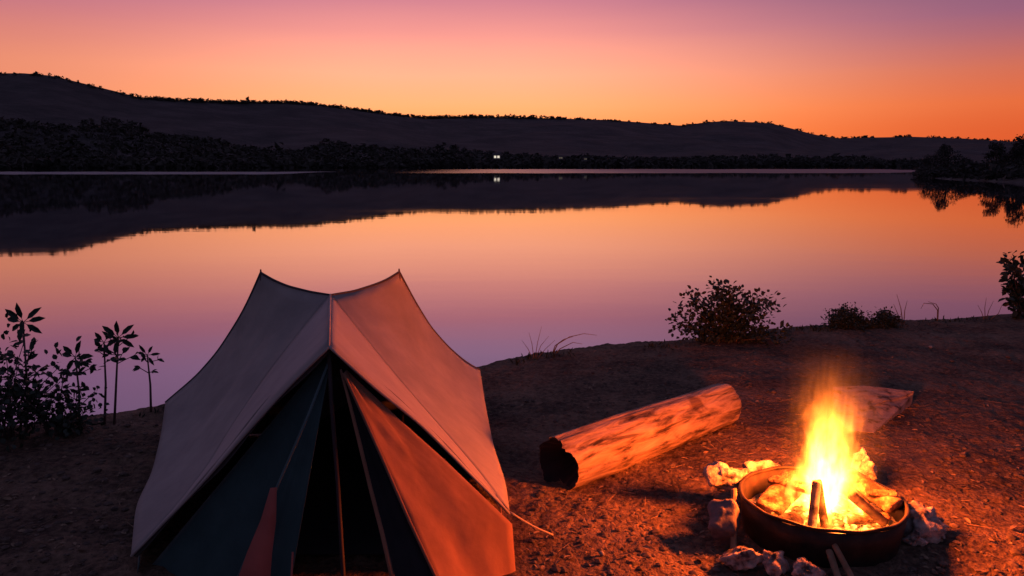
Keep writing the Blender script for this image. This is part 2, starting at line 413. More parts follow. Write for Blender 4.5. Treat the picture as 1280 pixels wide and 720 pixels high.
tag(fw.build('distant_wood', M['wood'], smooth=False), kind='stuff')
# the one ridge tree that stands clear
def make_tree(name, base, h, wd, label, n=260, group=None, leaf=.07, trunk=.03, low=.25, lobes=6):
    root = empty(name, base, label, 'tree', group)
    tr = MB(); tr.tube([base - Vector((0, 0, .3)), base + Vector((h * .02, 0, h * .35)), base + Vector((-h * .01, 0, h * .85))], [h * trunk, h * trunk * .7, h * trunk * .2], 6)
    cr = MB(); cs = []
    for k in range(lobes):
        a = random.random() * 6.28; u = (k + .5) / lobes
        rr = wd * .34 * (1 - .6 * u) 
        c_ = base + Vector((math.cos(a) * rr, math.sin(a) * rr, h * (low + (0.9 - low) * u)))
        cs.append((c_, wd * random.uniform(.2, .34) * (1.1 - .5 * u)))
        tr.tube([base + Vector((0, 0, h * (low * .7 + .4 * u))), c_], [h * trunk * .4, h * trunk * .12], 5)
    for i in range(n):
        c_, r = random.choice(cs)
        q = Vector((random.gauss(0, 1), random.gauss(0, 1), random.gauss(0, .8))); q.normalize()
        q = c_ + q * r * random.random() ** .4
        cr.leaf(q, Vector((random.gauss(0, 1), random.gauss(0, 1), random.gauss(0, .7))), Vector((random.gauss(0, 1), random.gauss(0, 1), 1)), h * leaf * random.uniform(.7, 1.5), h * leaf * .8)
    tr.build('trunk', M['stem'], root); cr.build('crown', M['wood'], root, smooth=False)
    return root
p = hill_pt(313, 1.0); make_tree('ridge_tree', p - Vector((0, 0, 3)), 14, 9, 'lone tree standing taller than the rest on the hill ridge', 420, leaf=.11, low=.12, trunk=.06, lobes=9)

# ---------------------------------------------------------------- right-hand point with its trees
def point_pt(u, v):     # u along (px), v across
    px = 1140 + u * 700
    near = interp([(0, 222), (.05, 224), (.2, 229), (.5, 236), (1, 246)], u)
    a = U(px, near, WZ); far = a * (1.35 + .3 * u); far.z = WZ
    p = a.lerp(far, v)
    p.z = WZ - .3 + (1.3 + 3.0 * min(1, u * 2.2)) * math.sin(math.pi * v) ** .7 * sstep(-.02, .1, u) + .4 * nz(p, .05)
    if v == 0 or v == 1: p.z = WZ - .4
    return p
tag(MB().grid([[point_pt(i / 60, j / 12) for i in range(61)] for j in range(13)]).build('headland', M['sand']), kind='structure')
pts = [(1187, 179, 34, 'round dark tree at the left tip of the wooded point', 8), (1166, 192, 26, 'low bushy tree hugging the outer tip of the wooded point', 6),
       (1208, 196, 22, 'small tree just right of the round tree on the point', 6), (1228, 204, 26, 'low shrubby tree in the middle dip of the wooded point', 6),
       (1247, 176, 28, 'leaning tree whose crown breaks the skyline on the point', 8), (1266, 186, 30, 'squat tree below the two tallest on the wooded point', 6),
       (1283, 168, 34, 'tallest tree on the point, cut by the right edge', 9)]
for px, top, wpx, lab, lb in pts:
    u = (px - 1140) / 700; b_ = point_pt(u, .35); e = ray(px, top)
    h = CH + e.z / e.y * b_.y - b_.z; x_ = e.x / e.y * b_.y
    make_tree('lakeside_tree', Vector((x_, b_.y, b_.z - .2)), h, wpx * b_.y / F_PX * 1.25, lab, 1500, 'trees on the wooded point', leaf=.055, low=.10, lobes=lb + 5)
bu = MB()
for i in range(900):
    u = random.uniform(.008, .5); q = point_pt(u, random.uniform(.06, .6))
    far_tree(bu, q - Vector((0, 0, .3)), random.uniform(.8, 3.6), random.uniform(1.5, 4), 14)
tag(bu.build('shore_scrub', M['wood'], smooth=False), kind='stuff')

# ---------------------------------------------------------------- far cabins
def cabin(px, py, wpx, lampm, label, dist=790):
    e = D(px, py, dist); wm = wpx * dist / F_PX
    root = empty('lakeside_cabin', e - Vector((0, 0, wm * .35)), label, 'cabin', 'small cabins on the far shore')
    b_ = e - Vector((0, 0, wm * .35)); x, y, z = b_; h = wm * .55; dd = wm * .7; q = wm * .5
    MB().add([(x - q, y, z), (x + q, y, z), (x + q, y + dd, z), (x - q, y + dd, z), (x - q, y, z + h), (x + q, y, z + h), (x + q, y + dd, z + h), (x - q, y + dd, z + h)],
             [(0, 1, 5, 4), (1, 2, 6, 5), (2, 3, 7, 6), (3, 0, 4, 7), (0, 3, 2, 1), (4, 5, 6, 7)]).build('wall', M['wall'], root, smooth=False)
    o_ = q * 1.15; yy0 = y - .15 * wm; yy1 = y + dd + .1 * wm
    MB().add([(x - o_, yy0, z + h + .02), (x + o_, yy0, z + h + .02), (x + o_, yy1, z + h + .02), (x - o_, yy1, z + h + .02), (x - o_, (yy0 + yy1) / 2, z + h * 1.6), (x + o_, (yy0 + yy1) / 2, z + h * 1.6)],
             [(0, 1, 5, 4), (3, 4, 5, 2), (0, 4, 3), (1, 2, 5), (0, 3, 2, 1)]).build('roof', M['roof'], root, smooth=False)
    for k in (-1, 1):
        cx = x + k * q * .45; ww = q * .3
        MB().add([(cx - ww, y - .06, z + h * .25), (cx + ww, y - .06, z + h * .25), (cx + ww, y - .06, z + h * .8), (cx - ww, y - .06, z + h * .8),
                  (cx - ww, y - .01, z + h * .25), (cx + ww, y - .01, z + h * .25), (cx + ww, y - .01, z + h * .8), (cx - ww, y - .01, z + h * .8)],
                 [(0, 1, 2, 3), (4, 7, 6, 5), (0, 4, 5, 1), (1, 5, 6, 2), (2, 6, 7, 3), (3, 7, 4, 0)]).build('window', lampm, root, smooth=False)
cabin(621, 195.5, 9, M['lamp'], 'far cabin with the brightest lit windows on the opposite shore', 640)
cabin(701, 197, 5, M['lamp_dim'], 'faintly lit far cabin, left one of the dim pair', 640)
cabin(732, 198.5, 3.5, M['lamp_dim'], 'faintly lit far cabin, right one of the dim pair', 640)

# ---------------------------------------------------------------- tent
dL, dR, dC, dF, dBL, dBR, dFL, dFR = 6.8, 7.1, 6.5, 4.62, 7.0, 7.6, 4.6, 4.78
def curve(px, d0, d1, n=24):
    # resample a measured outline, distances running evenly from d0 to d1
    seg = [0]
    for a, b in zip(px, px[1:]): seg.append(seg[-1] + math.dist(a, b))
    out = []
    for i in range(n + 1):
        s = seg[-1] * i / n
        x = interp([(q, p[0]) for q, p in zip(seg, px)], s); y = interp([(q, p[1]) for q, p in zip(seg, px)], s)
        out.append(D(x, y, d0 + (d1 - d0) * i / n))
    # soften the corners of the polyline
    for _ in range(3):
        out = [out[0]] + [(out[i - 1] + out[i] * 2 + out[i + 1]) / 4 for i in range(1, n)] + [out[-1]]
    return out
LC = curve([(326, 341), (341, 350), (360, 358), (388, 365), (413, 369)], dL, dC)
RC = curve([(499, 340), (485, 349), (471, 355), (443, 364), (413, 369)], dR, dC)
LB = curve([(326, 341), (313, 371), (301, 395), (273, 439), (246, 470), (207, 503)], dL, dBL)
RB = curve([(499, 340), (518, 376), (538, 409), (560, 434), (582, 453), (600, 463)], dR, dBR)
BLF = curve([(207, 503), (202, 542), (190, 592), (170, 631), (164, 695)], dBL, dFL)
BRF = curve([(600, 463), (607, 509), (617, 559), (632, 603), (637, 642)], dBR, dFR)
SL = curve([(413, 369), (384, 403), (362, 431), (332, 470), (305, 510), (283, 543), (260, 584), (225, 630), (164, 695)], dC, dFL)
SR = curve([(413, 369), (438, 400), (473, 443), (501, 477), (535, 516), (568, 553), (602, 593), (637, 642)], dC, dFR)
EL = curve([(411, 434), (362, 481), (307, 542), (251, 606), (164, 695)], dF, dFL)
ER = curve([(411, 433), (471, 487), (527, 531), (582, 587), (637, 642)], dF, dFR)
base = D(411, 640, 5.6); base.z = 0
tent = empty('canvas_tent', base, 'small peaked canvas ridge tent with a dark open doorway, pitched beside the campfire', 'tent')
def coons(top, bot, left, right, n=24, sag=0.0, wr=0.0, seed=0):
    rows = []
    for i in range(n + 1):
        v = i / n; row = []
        for j in range(n + 1):
            u = j / n
            p = top[j] * (1 - v) + bot[j] * v + left[i] * (1 - u) + right[i] * u \
                - (top[0] * (1 - u) * (1 - v) + top[-1] * u * (1 - v) + bot[0] * (1 - u) * v + bot[-1] * u * v)
            e = (math.sin(math.pi * u) * math.sin(math.pi * v)) ** .6 if 0 < u < 1 and 0 < v < 1 else 0
            p = p + Vector((0, 0, -sag * e * (1 - v) * 1.3))
            # tension folds that run from the peak
            p += Vector((0, 0, 1)) * wr * e * (1.1 - v) * nz((u * 7, v * 1.6, 0), 1, seed)
            row.append(p)
        rows.append(row)
    return rows
for nm, top, bot, left, right, sd in (('roof_panel', LC, BLF, LB, SL, 1), ('roof_panel', RC, BRF, RB, SR, 5)):
    MB().grid(coons(top, bot, left, right, sag=.05, wr=.05, seed=sd)).build(nm, M['canvas'], tent, solid=.006)
for S, E_, sd in ((SL, EL, 2), (SR, ER, 8)):
    rows = []
    for i in range(25):
        row = []
        for j in range(9):
            s = j / 8; p = S[i].lerp(E_[i], s)
            e = math.sin(math.pi * s)
            p = p + Vector((0, -.014 * nz((s * 5, i * .11, 0), 1, sd) * (1 if i > 2 else 0), .045 * e * nz((s * 5.5, i * .13, 0), 1, sd + 3)))
            row.append(p)
        rows.append(row)
    MB().grid(rows).build('front_roof_gore', M['canvas2'], tent, solid=.006)
hm = MB(); hm.tube(LC + RC[::-1][1:], .011, 6); hm.build('ridge_binding', M['hem'], tent)
for c_ in (LB, RB): MB().tube(c_, .011, 6).build('rear_binding', M['hem'], tent)
for c_ in (SL, SR): MB().tube([p + Vector((0, 0, .002)) for p in c_[:-1]], [.006 * (1 - i / 26) + .001 for i in range(24)], 6).build('roof_seam', M['canvas'], tent)
MB().tube([RC[-1] + Vector((0, 0, .006)), RC[-1].lerp(EL[0], .5) + Vector((0, 0, .022)), EL[0] + Vector((0, 0, .006))], .008, 6).build('ridge_seam', M['canvas2'], tent)
for c_ in (EL, ER): MB().tube(c_, .009, 6).build('front_hem', M['canvas2'], tent)
for S, E_ in ((SL, EL), (SR, ER)):
    MB().tube([S[i].lerp(E_[i], .80) + Vector((0, -.004, .006 + .006 * math.sin(i * .9))) for i in range(5, 22)], [.002] + [.007] * 15 + [.002], 6).build('edge_fold', M['canvas2'], tent)
# lower second hem, a few centimetres behind the front edge, as the photo shows a doubled flysheet edge
for c_, s in ((EL, -1), (ER, 1)):
    rows = [[p + Vector((0, .03, -.012)), p + Vector((0, .07, -.03 - .015 * math.sin(i * .6)))] for i, p in enumerate(c_)]
    MB().grid(rows).build('hem_lining', M['hem'], tent, solid=.004)
# pole spikes at the two peaks
for p in (LC[0], RC[0]):
    MB().tube([Vector((p.x, p.y, .0)), p - Vector((0, 0, .02)), p + Vector((0, 0, .03))], [.014, .012, .006], 8).build('peak_pole', M['stem'], tent)
# rear wall and eave walls
rr = []
for i in range(13):
    v = i / 12; row = []
    a, b_ = LB[i * 2], RB[i * 2]
    for j in range(13):
        u = j / 12
        topc = (LC + RC[::-1][1:])[j * 4]
        p = a.lerp(b_, u); p = p + (topc - LC[0].lerp(RC[0], u)) * (1 - v)
        row.append(p + Vector((0, .01, -.01)))
    rr.append(row)
rr.append([Vector((q.x, q.y + .02, 0)) for q in rr[-1]])
MB().grid(rr).build('rear_wall', M['canvas'], tent, solid=.005)
for c_, s in ((BLF, 1), (BRF, -1)):
    rows = [[p + Vector((s * .05, 0, -.03)), Vector((p.x + s * (.05 if s > 0 else .02), p.y - .04, min(.03, p.z * .3)))] for p in c_]
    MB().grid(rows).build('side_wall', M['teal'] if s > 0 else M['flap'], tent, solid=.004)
# front: panels drawn as true 3D sheets between a high apex and floor points
def sheet(corners, name, m, n=14, wr=.01, seed=0, parent=tent, solid=.004):
    # corners: a,b (top edge) c,d (bottom edge) as 3D points
    a, b_, c_, d_ = corners
    rows = []
    for i in range(n + 1):
        v = i / n; row = []
        for j in range(n + 1):
            u = j / n
            p = a.lerp(b_, u).lerp(c_.lerp(d_, u), v)
            p = p + Vector((0, -1, .3)) * wr * v * nz((u * 6, v * .8, 0), 1, seed)
            row.append(p)
        rows.append(row)
    return MB().grid(rows).build(name, m, parent, solid=solid)
A = lambda dx=0, dy=0, d=4.72: D(411 + dx, 446 + dy, d)
# left teal door panel (outer part, up to the fold) and inner folded part next to the opening
sheet([A(-5, 2, 4.78), A(-1, 4, 4.74), D(166, 735, 4.66), D(300, 760, 4.34)], 'door_panel', M['teal'], wr=.03, seed=3)
sheet([A(-2, 4, 4.73), A(2, 6, 4.71), D(286, 762, 4.30), D(356, 765, 4.22)], 'door_flap', M['teal'], wr=.035, seed=6)
MB().tube([D(411, 452, 4.70), D(385, 520, 4.58), D(345, 612, 4.42), D(280, 762, 4.24)], .008, 6).build('flap_edge', M['tealedge'], tent)
# patch of firelight on the left door, put in as a red sheet
MB().grid([[D(338, 610, 4.36), D(346, 609, 4.36)], [D(326, 650, 4.29), D(345, 652, 4.29)], [D(309, 690, 4.22), D(340, 692, 4.22)], [D(284, 762, 4.10), D(335, 762, 4.12)]]).build('firelit_patch', M['firelit_red'], tent, solid=.004)
MB().tube([D(366, 690, 4.24), D(362, 765, 4.14)], .006, 6).build('door_cord', M['firelit_red'], tent)
# right orange panel
rows = []
top_ = [(431, 464), (600, 618), (643, 664)]
edge_l = [(430, 466), (455, 520), (480, 576), (512, 650), (552, 735)]
edge_r = [(433, 463), (490, 516), (556, 575), (640, 655), (646, 735)]
for i in range(21):
    v = i / 20
    k = [q / 4 for q in range(5)]
    lx, ly = interp(list(zip(k, [p[0] for p in edge_l])), v), interp(list(zip(k, [p[1] for p in edge_l])), v)
    rx, ry = interp(list(zip(k, [p[0] for p in edge_r])), v), interp(list(zip(k, [p[1] for p in edge_r])), v)
    a = D(lx, ly, 4.66 - .55 * v); b_ = D(rx, ry, 4.70 - .08 * v - .06 * max(0, v - .75))
    row = []
    for j in range(15):
        u = j / 14
        p = a.lerp(b_, u)
        e = math.sin(math.pi * u)
        p = p + Vector((.7, -.4, .5)) * (-.045 * e * v + .035 * e * nz((u * 4 - v * 3.5, v * 1.6, 0), 1, 4) + .02 * e * nz((u * 9 + v * 7, v * 2, 0), 1, 14))
        row.append(p)
    rows.append(row)
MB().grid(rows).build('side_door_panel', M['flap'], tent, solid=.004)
le = [r[0] + Vector((.0, -.012, .0)) for r in rows]
MB().tube(le, .010, 6).build('panel_binding', M['flap'], tent)
# dark mesh strip between the rolled edge and the orange panel
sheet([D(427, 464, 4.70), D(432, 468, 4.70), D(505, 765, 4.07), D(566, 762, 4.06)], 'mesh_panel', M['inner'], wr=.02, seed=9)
MB().tube([D(426, 462, 4.68), D(436, 500, 4.58), D(449, 552, 4.45), D(463, 610, 4.32), D(478, 668, 4.19), D(500, 765, 4.02)], [.008, .010, .012, .012, .013, .013], 8).build('rolled_edge', M['flap'], tent)
# centre pole
MB().tube([D(411, 440, 4.70), D(414, 500, 4.68), D(422, 600, 4.62), D(432, 765, 4.46)], .013, 8).build('centre_pole', M['hem'], tent)
# inner tent behind the doorway
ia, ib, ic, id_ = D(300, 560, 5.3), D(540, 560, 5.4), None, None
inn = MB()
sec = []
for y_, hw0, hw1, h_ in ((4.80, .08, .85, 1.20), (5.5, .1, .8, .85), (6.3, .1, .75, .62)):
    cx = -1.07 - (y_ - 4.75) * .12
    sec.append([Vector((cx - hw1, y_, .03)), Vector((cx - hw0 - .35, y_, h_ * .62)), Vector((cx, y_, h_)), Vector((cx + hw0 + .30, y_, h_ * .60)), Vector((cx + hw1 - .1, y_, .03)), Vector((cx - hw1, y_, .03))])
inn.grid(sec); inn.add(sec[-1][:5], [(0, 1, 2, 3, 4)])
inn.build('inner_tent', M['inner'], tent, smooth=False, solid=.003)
# guy line with its peg
gp = D(637, 644, dFR); pg = on(690, 674)
gr_ = empty('tent_guy_line', Vector((pg.x, pg.y, 0)), 'short taut guy line pegged into the dirt off the right front corner of the tent', 'rope')
MB().tube([gp.lerp(pg, k / 8) - Vector((0, 0, .012 * math.sin(math.pi * k / 8))) + Vector((.004, 0, .02)) for k in range(9)], .007, 6).build('cord', M['cord'], gr_)
MB().tube([pg + Vector((-.01, 0, .05)), pg + Vector((.03, .02, -.08))], [.009, .006], 6).build('peg', M['stem'], gr_)

# ---------------------------------------------------------------- big log
lg0, lg1 = on(700, 606), on(912, 522)
ax = (lg1 - lg0); ax.z = 0; Ln = ax.length; ax.normalize(); sd = Vector((0, 0, 1)).cross(ax)  # to the far side
r0, r1 = .205, .20
log_root = Matrix.Translation(Vector((lg0.x, lg0.y, 0)) ) @ Matrix((( ax.x, sd.x, 0, 0), (ax.y, sd.y, 0, 0), (0, 0, 1, 0), (0, 0, 0, 1)))
vs, fs = [], []; NS, NR = 110, 72
for i in range(NS + 1):
    t_ = i / NS; x = t_ * Ln
    for k in range(NR):
        a = 2 * math.pi * k / NR
        r = (r0 + (r1 - r0) * t_) * (1 + .03 * math.sin(x * 2.2))
        ca, sa = math.cos(a), math.sin(a)
        g = fbm((x * .55, ca * 2.6, sa * 2.6), 1, 4, 2)
        g2 = nz((x * .5, ca * 7, sa * 7), 1, 7)
        r *= 1 + .09 * g + .07 * -abs(g2) + .03
        if t_ > .93: 
            q = (t_ - .93) / .07; r *= math.sqrt(max(.0, 1 - q * q * .86))
        xx = x
        if i == 0: xx = -.03 + .07 * nz((0, ca * 1.6, sa * 1.6), 1, 21) + .008 * nz((0, ca * 11, sa * 11), 1, 3) - .10 * sstep(.2, .8, sa) * abs(nz((0, ca * 4, sa * 4), 1, 5))
        elif i < 6: xx = x + (.05 * nz((0, ca * 1.6, sa * 1.6), 1, 21)) * (1 - i / 6) - .02 * (1 - i / 6)
        vs.append(Vector((xx, r * ca * 1.02, r * sa + .175)))
for i in range(NS):
    for k in range(NR): fs.append((i * NR + k, i * NR + (k + 1) % NR, (i + 1) * NR + (k + 1) % NR, (i + 1) * NR + k))
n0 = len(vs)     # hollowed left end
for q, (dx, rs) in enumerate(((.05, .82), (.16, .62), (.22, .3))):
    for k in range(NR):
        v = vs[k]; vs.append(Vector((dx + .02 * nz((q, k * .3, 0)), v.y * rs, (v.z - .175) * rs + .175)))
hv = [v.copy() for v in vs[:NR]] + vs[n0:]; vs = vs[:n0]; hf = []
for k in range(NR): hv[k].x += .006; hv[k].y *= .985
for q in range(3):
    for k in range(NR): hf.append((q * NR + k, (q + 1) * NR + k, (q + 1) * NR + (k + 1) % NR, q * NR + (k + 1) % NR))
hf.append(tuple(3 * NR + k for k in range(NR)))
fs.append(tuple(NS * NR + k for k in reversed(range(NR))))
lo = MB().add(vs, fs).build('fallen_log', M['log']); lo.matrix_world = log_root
ho = MB().add(hv, hf).build('shaded_rotten_hollow', M['inner']); ho.parent = lo  # rot and the shade of the unlit end both put into near-black
tag(lo, 'thick weathered log with a jagged hollow end, lying between the tent and the campfire', 'log')

# ---------------------------------------------------------------- fire ring
RZ = .26
fl, fr_, ff, fb = U(929, 624, RZ), U(1130, 624, RZ), U(1028, 667, RZ), U(1028, 583, RZ)
fc = Vector(((fl.x + fr_.x) / 2, (ff.y + fb.y) / 2, 0)); RR = (fr_.x - fl.x) / 2
ring = empty('fire_ring', fc, 'round sooty steel fire ring holding the burning logs', 'fire pit')
def lathe(prof, n=96, wob=0.0):
    mb = MB(); rows = []
    for k in range(n + 1):
        a = 2 * math.pi * (k % n) / n
        rows.append([fc + Vector((math.cos(a) * r * (1 + wob * nz((math.cos(a), math.sin(a), 0), 1.4)), math.sin(a) * r * (1 + wob * nz((math.cos(a), math.sin(a), 0), 1.4)), z)) for r, z in prof])
    return mb.grid(rows)
lathe([(RR * .90, -.05), (RR * .955, .12), (RR * .99, RZ - .012), (RR * .965, RZ - .012), (RR * .93, .12), (RR * .87, -.05)], wob=.01).build('wall', M['steel'], ring)
rim_pts = [fc + Vector((math.cos(2 * math.pi * k / 72) * RR * .98, math.sin(2 * math.pi * k / 72) * RR * .98, RZ + .004 * math.sin(k))) for k in range(73)]
MB().tube(rim_pts, .013, 8, cap=False).build('rim', M['steel'], ring)
rows = []
for i in range(22):
    r = RR * .915 * i / 21; row = []
    for k in range(61):
        a = 2 * math.pi * (k % 60) / 60
        q = fc + Vector((math.cos(a) * r, math.sin(a) * r, 0)); q.z = .10 + .05 * fbm(q, 7, 4, 3) + .04 * (1 - i / 21)
        row.append(q)
    rows.append(row)
ash = MB().grid(rows).build('ash_bed', M['ash'], ring)

# embers
def ember_mat():
    m, nt = mat('embers'); L = nt.links.new
    tc = N(nt, 'ShaderNodeTexCoord'); n = N(nt, 'ShaderNodeTexNoise', i_Scale=16, i_Detail=5); L(tc.outputs['Object'], n.inputs[0])
    c = ramp(nt, n.outputs[0], [(.4, g4(.02, .004, .001)), (.5, g4(.9, .12, .01)), (.62, g4(1, .42, .07))])
    s = ramp(nt, n.outputs[0], [(.42, g4(0, 0, 0)), (.65, g4(1, 1, 1))])
    e = N(nt, 'ShaderNodeEmission'); L(c, e.inputs[0]); L(math_(nt, 'MULTIPLY', s, 5), e.inputs[1])
    b = N(nt, 'ShaderNodeBsdfDiffuse'); b.inputs[0].default_value = g4(.05, .04, .035)
    ad = N(nt, 'ShaderNodeAddShader'); L(e.outputs[0], ad.inputs[0]); L(b.outputs[0], ad.inputs[1])
    o = N(nt, 'ShaderNodeOutputMaterial'); L(ad.outputs[0], o.inputs[0]); return m
M['ember'] = ember_mat()
eb = MB()
for i in range(230):
    a = random.random() * 6.28; r = RR * .74 * random.random() ** .7
    q = fc + Vector((math.cos(a) * r, math.sin(a) * r - .03, .15)); s = random.uniform(.018, .045)
    v, f = ICO[1]; eb.add([q + Vector((p.x * s * random.uniform(.8, 1.3), p.y * s, p.z * s * .7)) for p in v], f)
tag(eb.build('embers', M['ember'], smooth=False), 'glowing embers strewn over the floor of the fire ring', 'embers', kind='stuff')

# firewood
def billet(p0, p1, rad, m, label, name='firewood', seed=0, flat=.7, group='burning logs in the fire ring'):
    p0, p1 = Vector(p0), Vector(p1); t_ = (p1 - p0); Lg = t_.length; t_.normalize()
    s_ = t_.cross(Vector((0, 0, 1)))
    if s_.length < .1: s_ = Vector((1, 0, 0))
    s_.normalize(); u_ = s_.cross(t_)
    vs, fs = [], []; ns, nr = 26, 20
    for i in range(ns + 1):
        q = i / ns
        for k in range(nr):
            a = 2 * math.pi * k / nr
            # split-log section: squarish, with cracks
            r = rad * (1 + .22 * fbm((q * Lg * 3, math.cos(a) * 1.6, math.sin(a) * 1.6), 1, 3, seed) + .08 * math.cos(3 * a + seed))
            if q in (0.0, 1.0): r *= .86
            e = .12 * rad * nz((math.cos(a) * 3, math.sin(a) * 3, q), 1, seed)
            vs.append(p0 + t_ * (Lg * q + e) + s_ * math.cos(a) * r + u_ * math.sin(a) * r * flat)
    for i in range(ns):
        for k in range(nr): fs.append((i * nr + k, i * nr + (k + 1) % nr, (i + 1) * nr + (k + 1) % nr, (i + 1) * nr + k))
    fs.append(tuple(reversed(range(nr)))); fs.append(tuple(ns * nr + k for k in range(nr)))
    o = MB().add(vs, fs).build(name, m)
    return thing_mesh(o, label, 'firewood', group)
M['burnt'] = surf('burning_bark', [(.40, g4(.02, .010, .006)), (.5, g4(.13, .06, .035)), (.62, g4(.34, .19, .11))], scale=10, detail=8, bump=1, bscale=26, bdist=.03)
billet(U(1014, 666, .15), U(1021, 601, .45), .030, M['slab'], 'upright burning stick in the front of the flames, left one of the crossed pair', seed=2, flat=.9)
billet(U(1033, 665, .15), U(1025, 604, .43) + Vector((0, .05, 0)), .027, M['burnt'], 'burning stick leaning against the upright one from the right', seed=15, flat=.9)
billet(U(1000, 662, .16), U(1040, 660, .15), .035, M['char'], 'short charred billet lying at the foot of the upright stick', seed=4)
billet(U(958, 640, .15), U(998, 594, .30), .10, M['burnt'], 'broad split log leaning on the left inside of the ring', seed=5, flat=.5)
billet(U(965, 600, .26), U(1012, 612, .30), .05, M['burnt'], 'log tucked behind the broad split log at the back left of the ring', seed=6)
billet(U(1060, 592, .34), U(1122, 634, .24), .09, M['burnt'], 'pale split log along the right rear inside of the ring', seed=8, flat=.5)
billet(U(1052, 606, .38) + Vector((0, -.14, 0)), U(1108, 652, .20) + Vector((-.02, -.02, 0)), .048, M['char'], 'blackened log slanting down to the right of the flames', seed=9)
billet(U(1082, 616, .30), U(1120, 618, .30), .035, M['burnt'], 'stub of wood resting against the right rim of the ring', seed=12)
billet(U(1062, 652, .17), U(1110, 646, .18), .038, M['burnt'], 'small log low at the front right inside the ring', seed=13)
def rock(center, size, m, label, seed, name='rock', group='rocks round the fire ring', rough=.35, cat='rock', sub=4):
    v, f = ICO[sub]; vs = []
    for p in v:
        d = 1 + rough * fbm(p, 1.1, 4, seed) + rough * .3 * fbm(p, 3.2, 3, seed + 4)
        # flat facets
        c_ = 1.0
        for k in range(9):
            n_ = Vector((nz((k, seed, 0), 3.7), nz((seed, k, 1), 3.1), nz((k, 2, seed), 2.9)))
            if n_.length > .01:
                n_.normalize(); dt = p.dot(n_)
                if dt > .55: c_ = min(c_, .55 / dt)
        q = p * d * c_
        vs.append(Vector(center) + Vector((q.x * size[0], q.y * size[1], q.z * size[2])))
    o = MB().add(vs, f).build(name, m); return thing_mesh(o, label, cat, group)
v_, f_ = ICO[3]
rock(U(986, 653, .20), (.085, .07, .075), M['char'], 'round charred lump of wood at the left foot of the flames', 3, name='charred_chunk', group='burning logs in the fire ring', cat='firewood', sub=3)
# rocks around it, each placed where it rests
rock(U(910, 596, .26), (.15, .12, .15), M['rock'], 'knobbly pale rock perched level with the left rim', 11, rough=.5)
rock(U(906, 655, .13), (.15, .13, .20), M['darkrock'], 'smooth dark grey boulder under the knobbly rock, left of the ring', 14, rough=.2)
rock(U(948, 590, .20), (.19, .10, .11), M['rock'], 'long rock behind the left rear of the rim', 19, rough=.3)
rock(U(1083, 588, .22), (.12, .10, .15), M['rock'], 'bright fire-lit rock behind the right rear of the rim', 21, rough=.5)
rock(U(930, 697, .07), (.15, .09, .09), M['rock'], 'flat pale rock at the front left foot of the ring', 25, rough=.45)
rock(U(966, 702, .07), (.10, .08, .10), M['rock'], 'stubby pale rock just right of the flat pale one', 28, rough=.45)
rock(U(1006, 714, .06), (.12, .08, .10), M['rock'], 'pale rock at the very bottom in front of the ring', 31, rough=.45)
rock(U(1150, 650, .11), (.21, .13, .12), M['rock'], 'ragged grey rock beside the right wall of the ring', 35, rough=.75)
rock(U(1142, 676, .05), (.08, .06, .06), M['rock'], 'small pinkish stone in front of the ragged rock', 38, rough=.5)
rock(U(1172, 668, .03), (.07, .06, .05), M['rock'], 'small stone at the outer right of the ring', 42, rough=.5)
# sticks propped on the ring
st = 'sticks propped against the fire ring'
billet(U(917, 688, .02), U(918, 612, .27), .020, M['dry'], 'thin brown stick standing against the left side of the ring', 'stick', 3, 1, st)
billet(U(1042, 720, .02) + Vector((0, -.1, 0)), U(1036, 688, .14), .020, M['dry'], 'upright stick leaning on the front wall of the ring', 'stick', 5, 1, st)
billet(U(1062, 722, .02) + Vector((0, -.1, 0)), U(1043, 681, .17), .018, M['dry'], 'longer stick slanting across the front wall of the ring', 'stick', 7, 1, st)
# flat slab behind the fire
tp = [U(1041, 484, .14), U(1080, 482, .16), U(1142, 489, .15), U(1141, 494, .11), U(1118, 517, .05), U(1092, 541, .02), U(1060, 538, .02), U(1046, 520, .04)]
cen = sum(tp, Vector()) / len(tp)
slab = MB(); rows_n = 6; top_rows = []
for k in range(rows_n + 1):
    top_rows.append([cen.lerp(p, k / rows_n) + Vector((0, 0, .02 * fbm(cen.lerp(p, k / rows_n), 6, 3, 2) if k < rows_n else 0)) for p in [q for a_, b2 in zip(tp, tp[1:] + tp[:1]) for q in (a_, a_.lerp(b2, .33) + Vector((.01 * nz(a_, 9), .01, 0)), a_.lerp(b2, .66))] + [tp[0]]])
top_rows.append([p + Vector((0, .01, -.10)) for p in top_rows[-1]])
thing_mesh(slab.grid(top_rows).build('stone_slab', M['slab'], smooth=False), 'tilted pointed slab of pale stone lying behind the campfire', 'slab')
# two pebbles that catch the light
rock(on(752, 696) + Vector((0, 0, .012)), (.022, .02, .018), M['wall'], 'tiny pale pebble on the dirt between tent and fire ring', 51, name='pebble', group='bright pebbles', sub=2, cat='pebble')
rock(on(1163, 434) + Vector((0, 0, .02)), (.035, .03, .03), M['wall'], 'tiny pale pebble far back on the dirt near the bank', 53, name='pebble', group='bright pebbles', sub=2, cat='pebble')
# loose stones and crumbs of dirt
pb = MB()
for i in range(5200):
    px, py = random.uniform(-120, 1420), 400 + 360 * random.random() ** .7
    q = U(px, py, 0)
    if q.y > edge_y(q.x) - .15: continue
    if (q - fc).length < RR + .03: continue
    if -2.5 < q.x < .1 and 4.3 < q.y < 7.4: continue
    q.z = gz(q.x, q.y); s = random.choice((.006, .008, .010, .012, .016, .022, .03)) * random.uniform(.7, 1.3)
    v, f = ICO[1]; k = random.random() * 9
    pb.add([q + Vector((p.x * s * (1 + .5 * nz(p, 1.5, k)), p.y * s * (1 + .5 * nz(p, 1.3, k)), p.z * s * .65)) for p in v], f)
tag(pb.build('loose_stones', M['pebble'], smooth=False), kind='stuff')
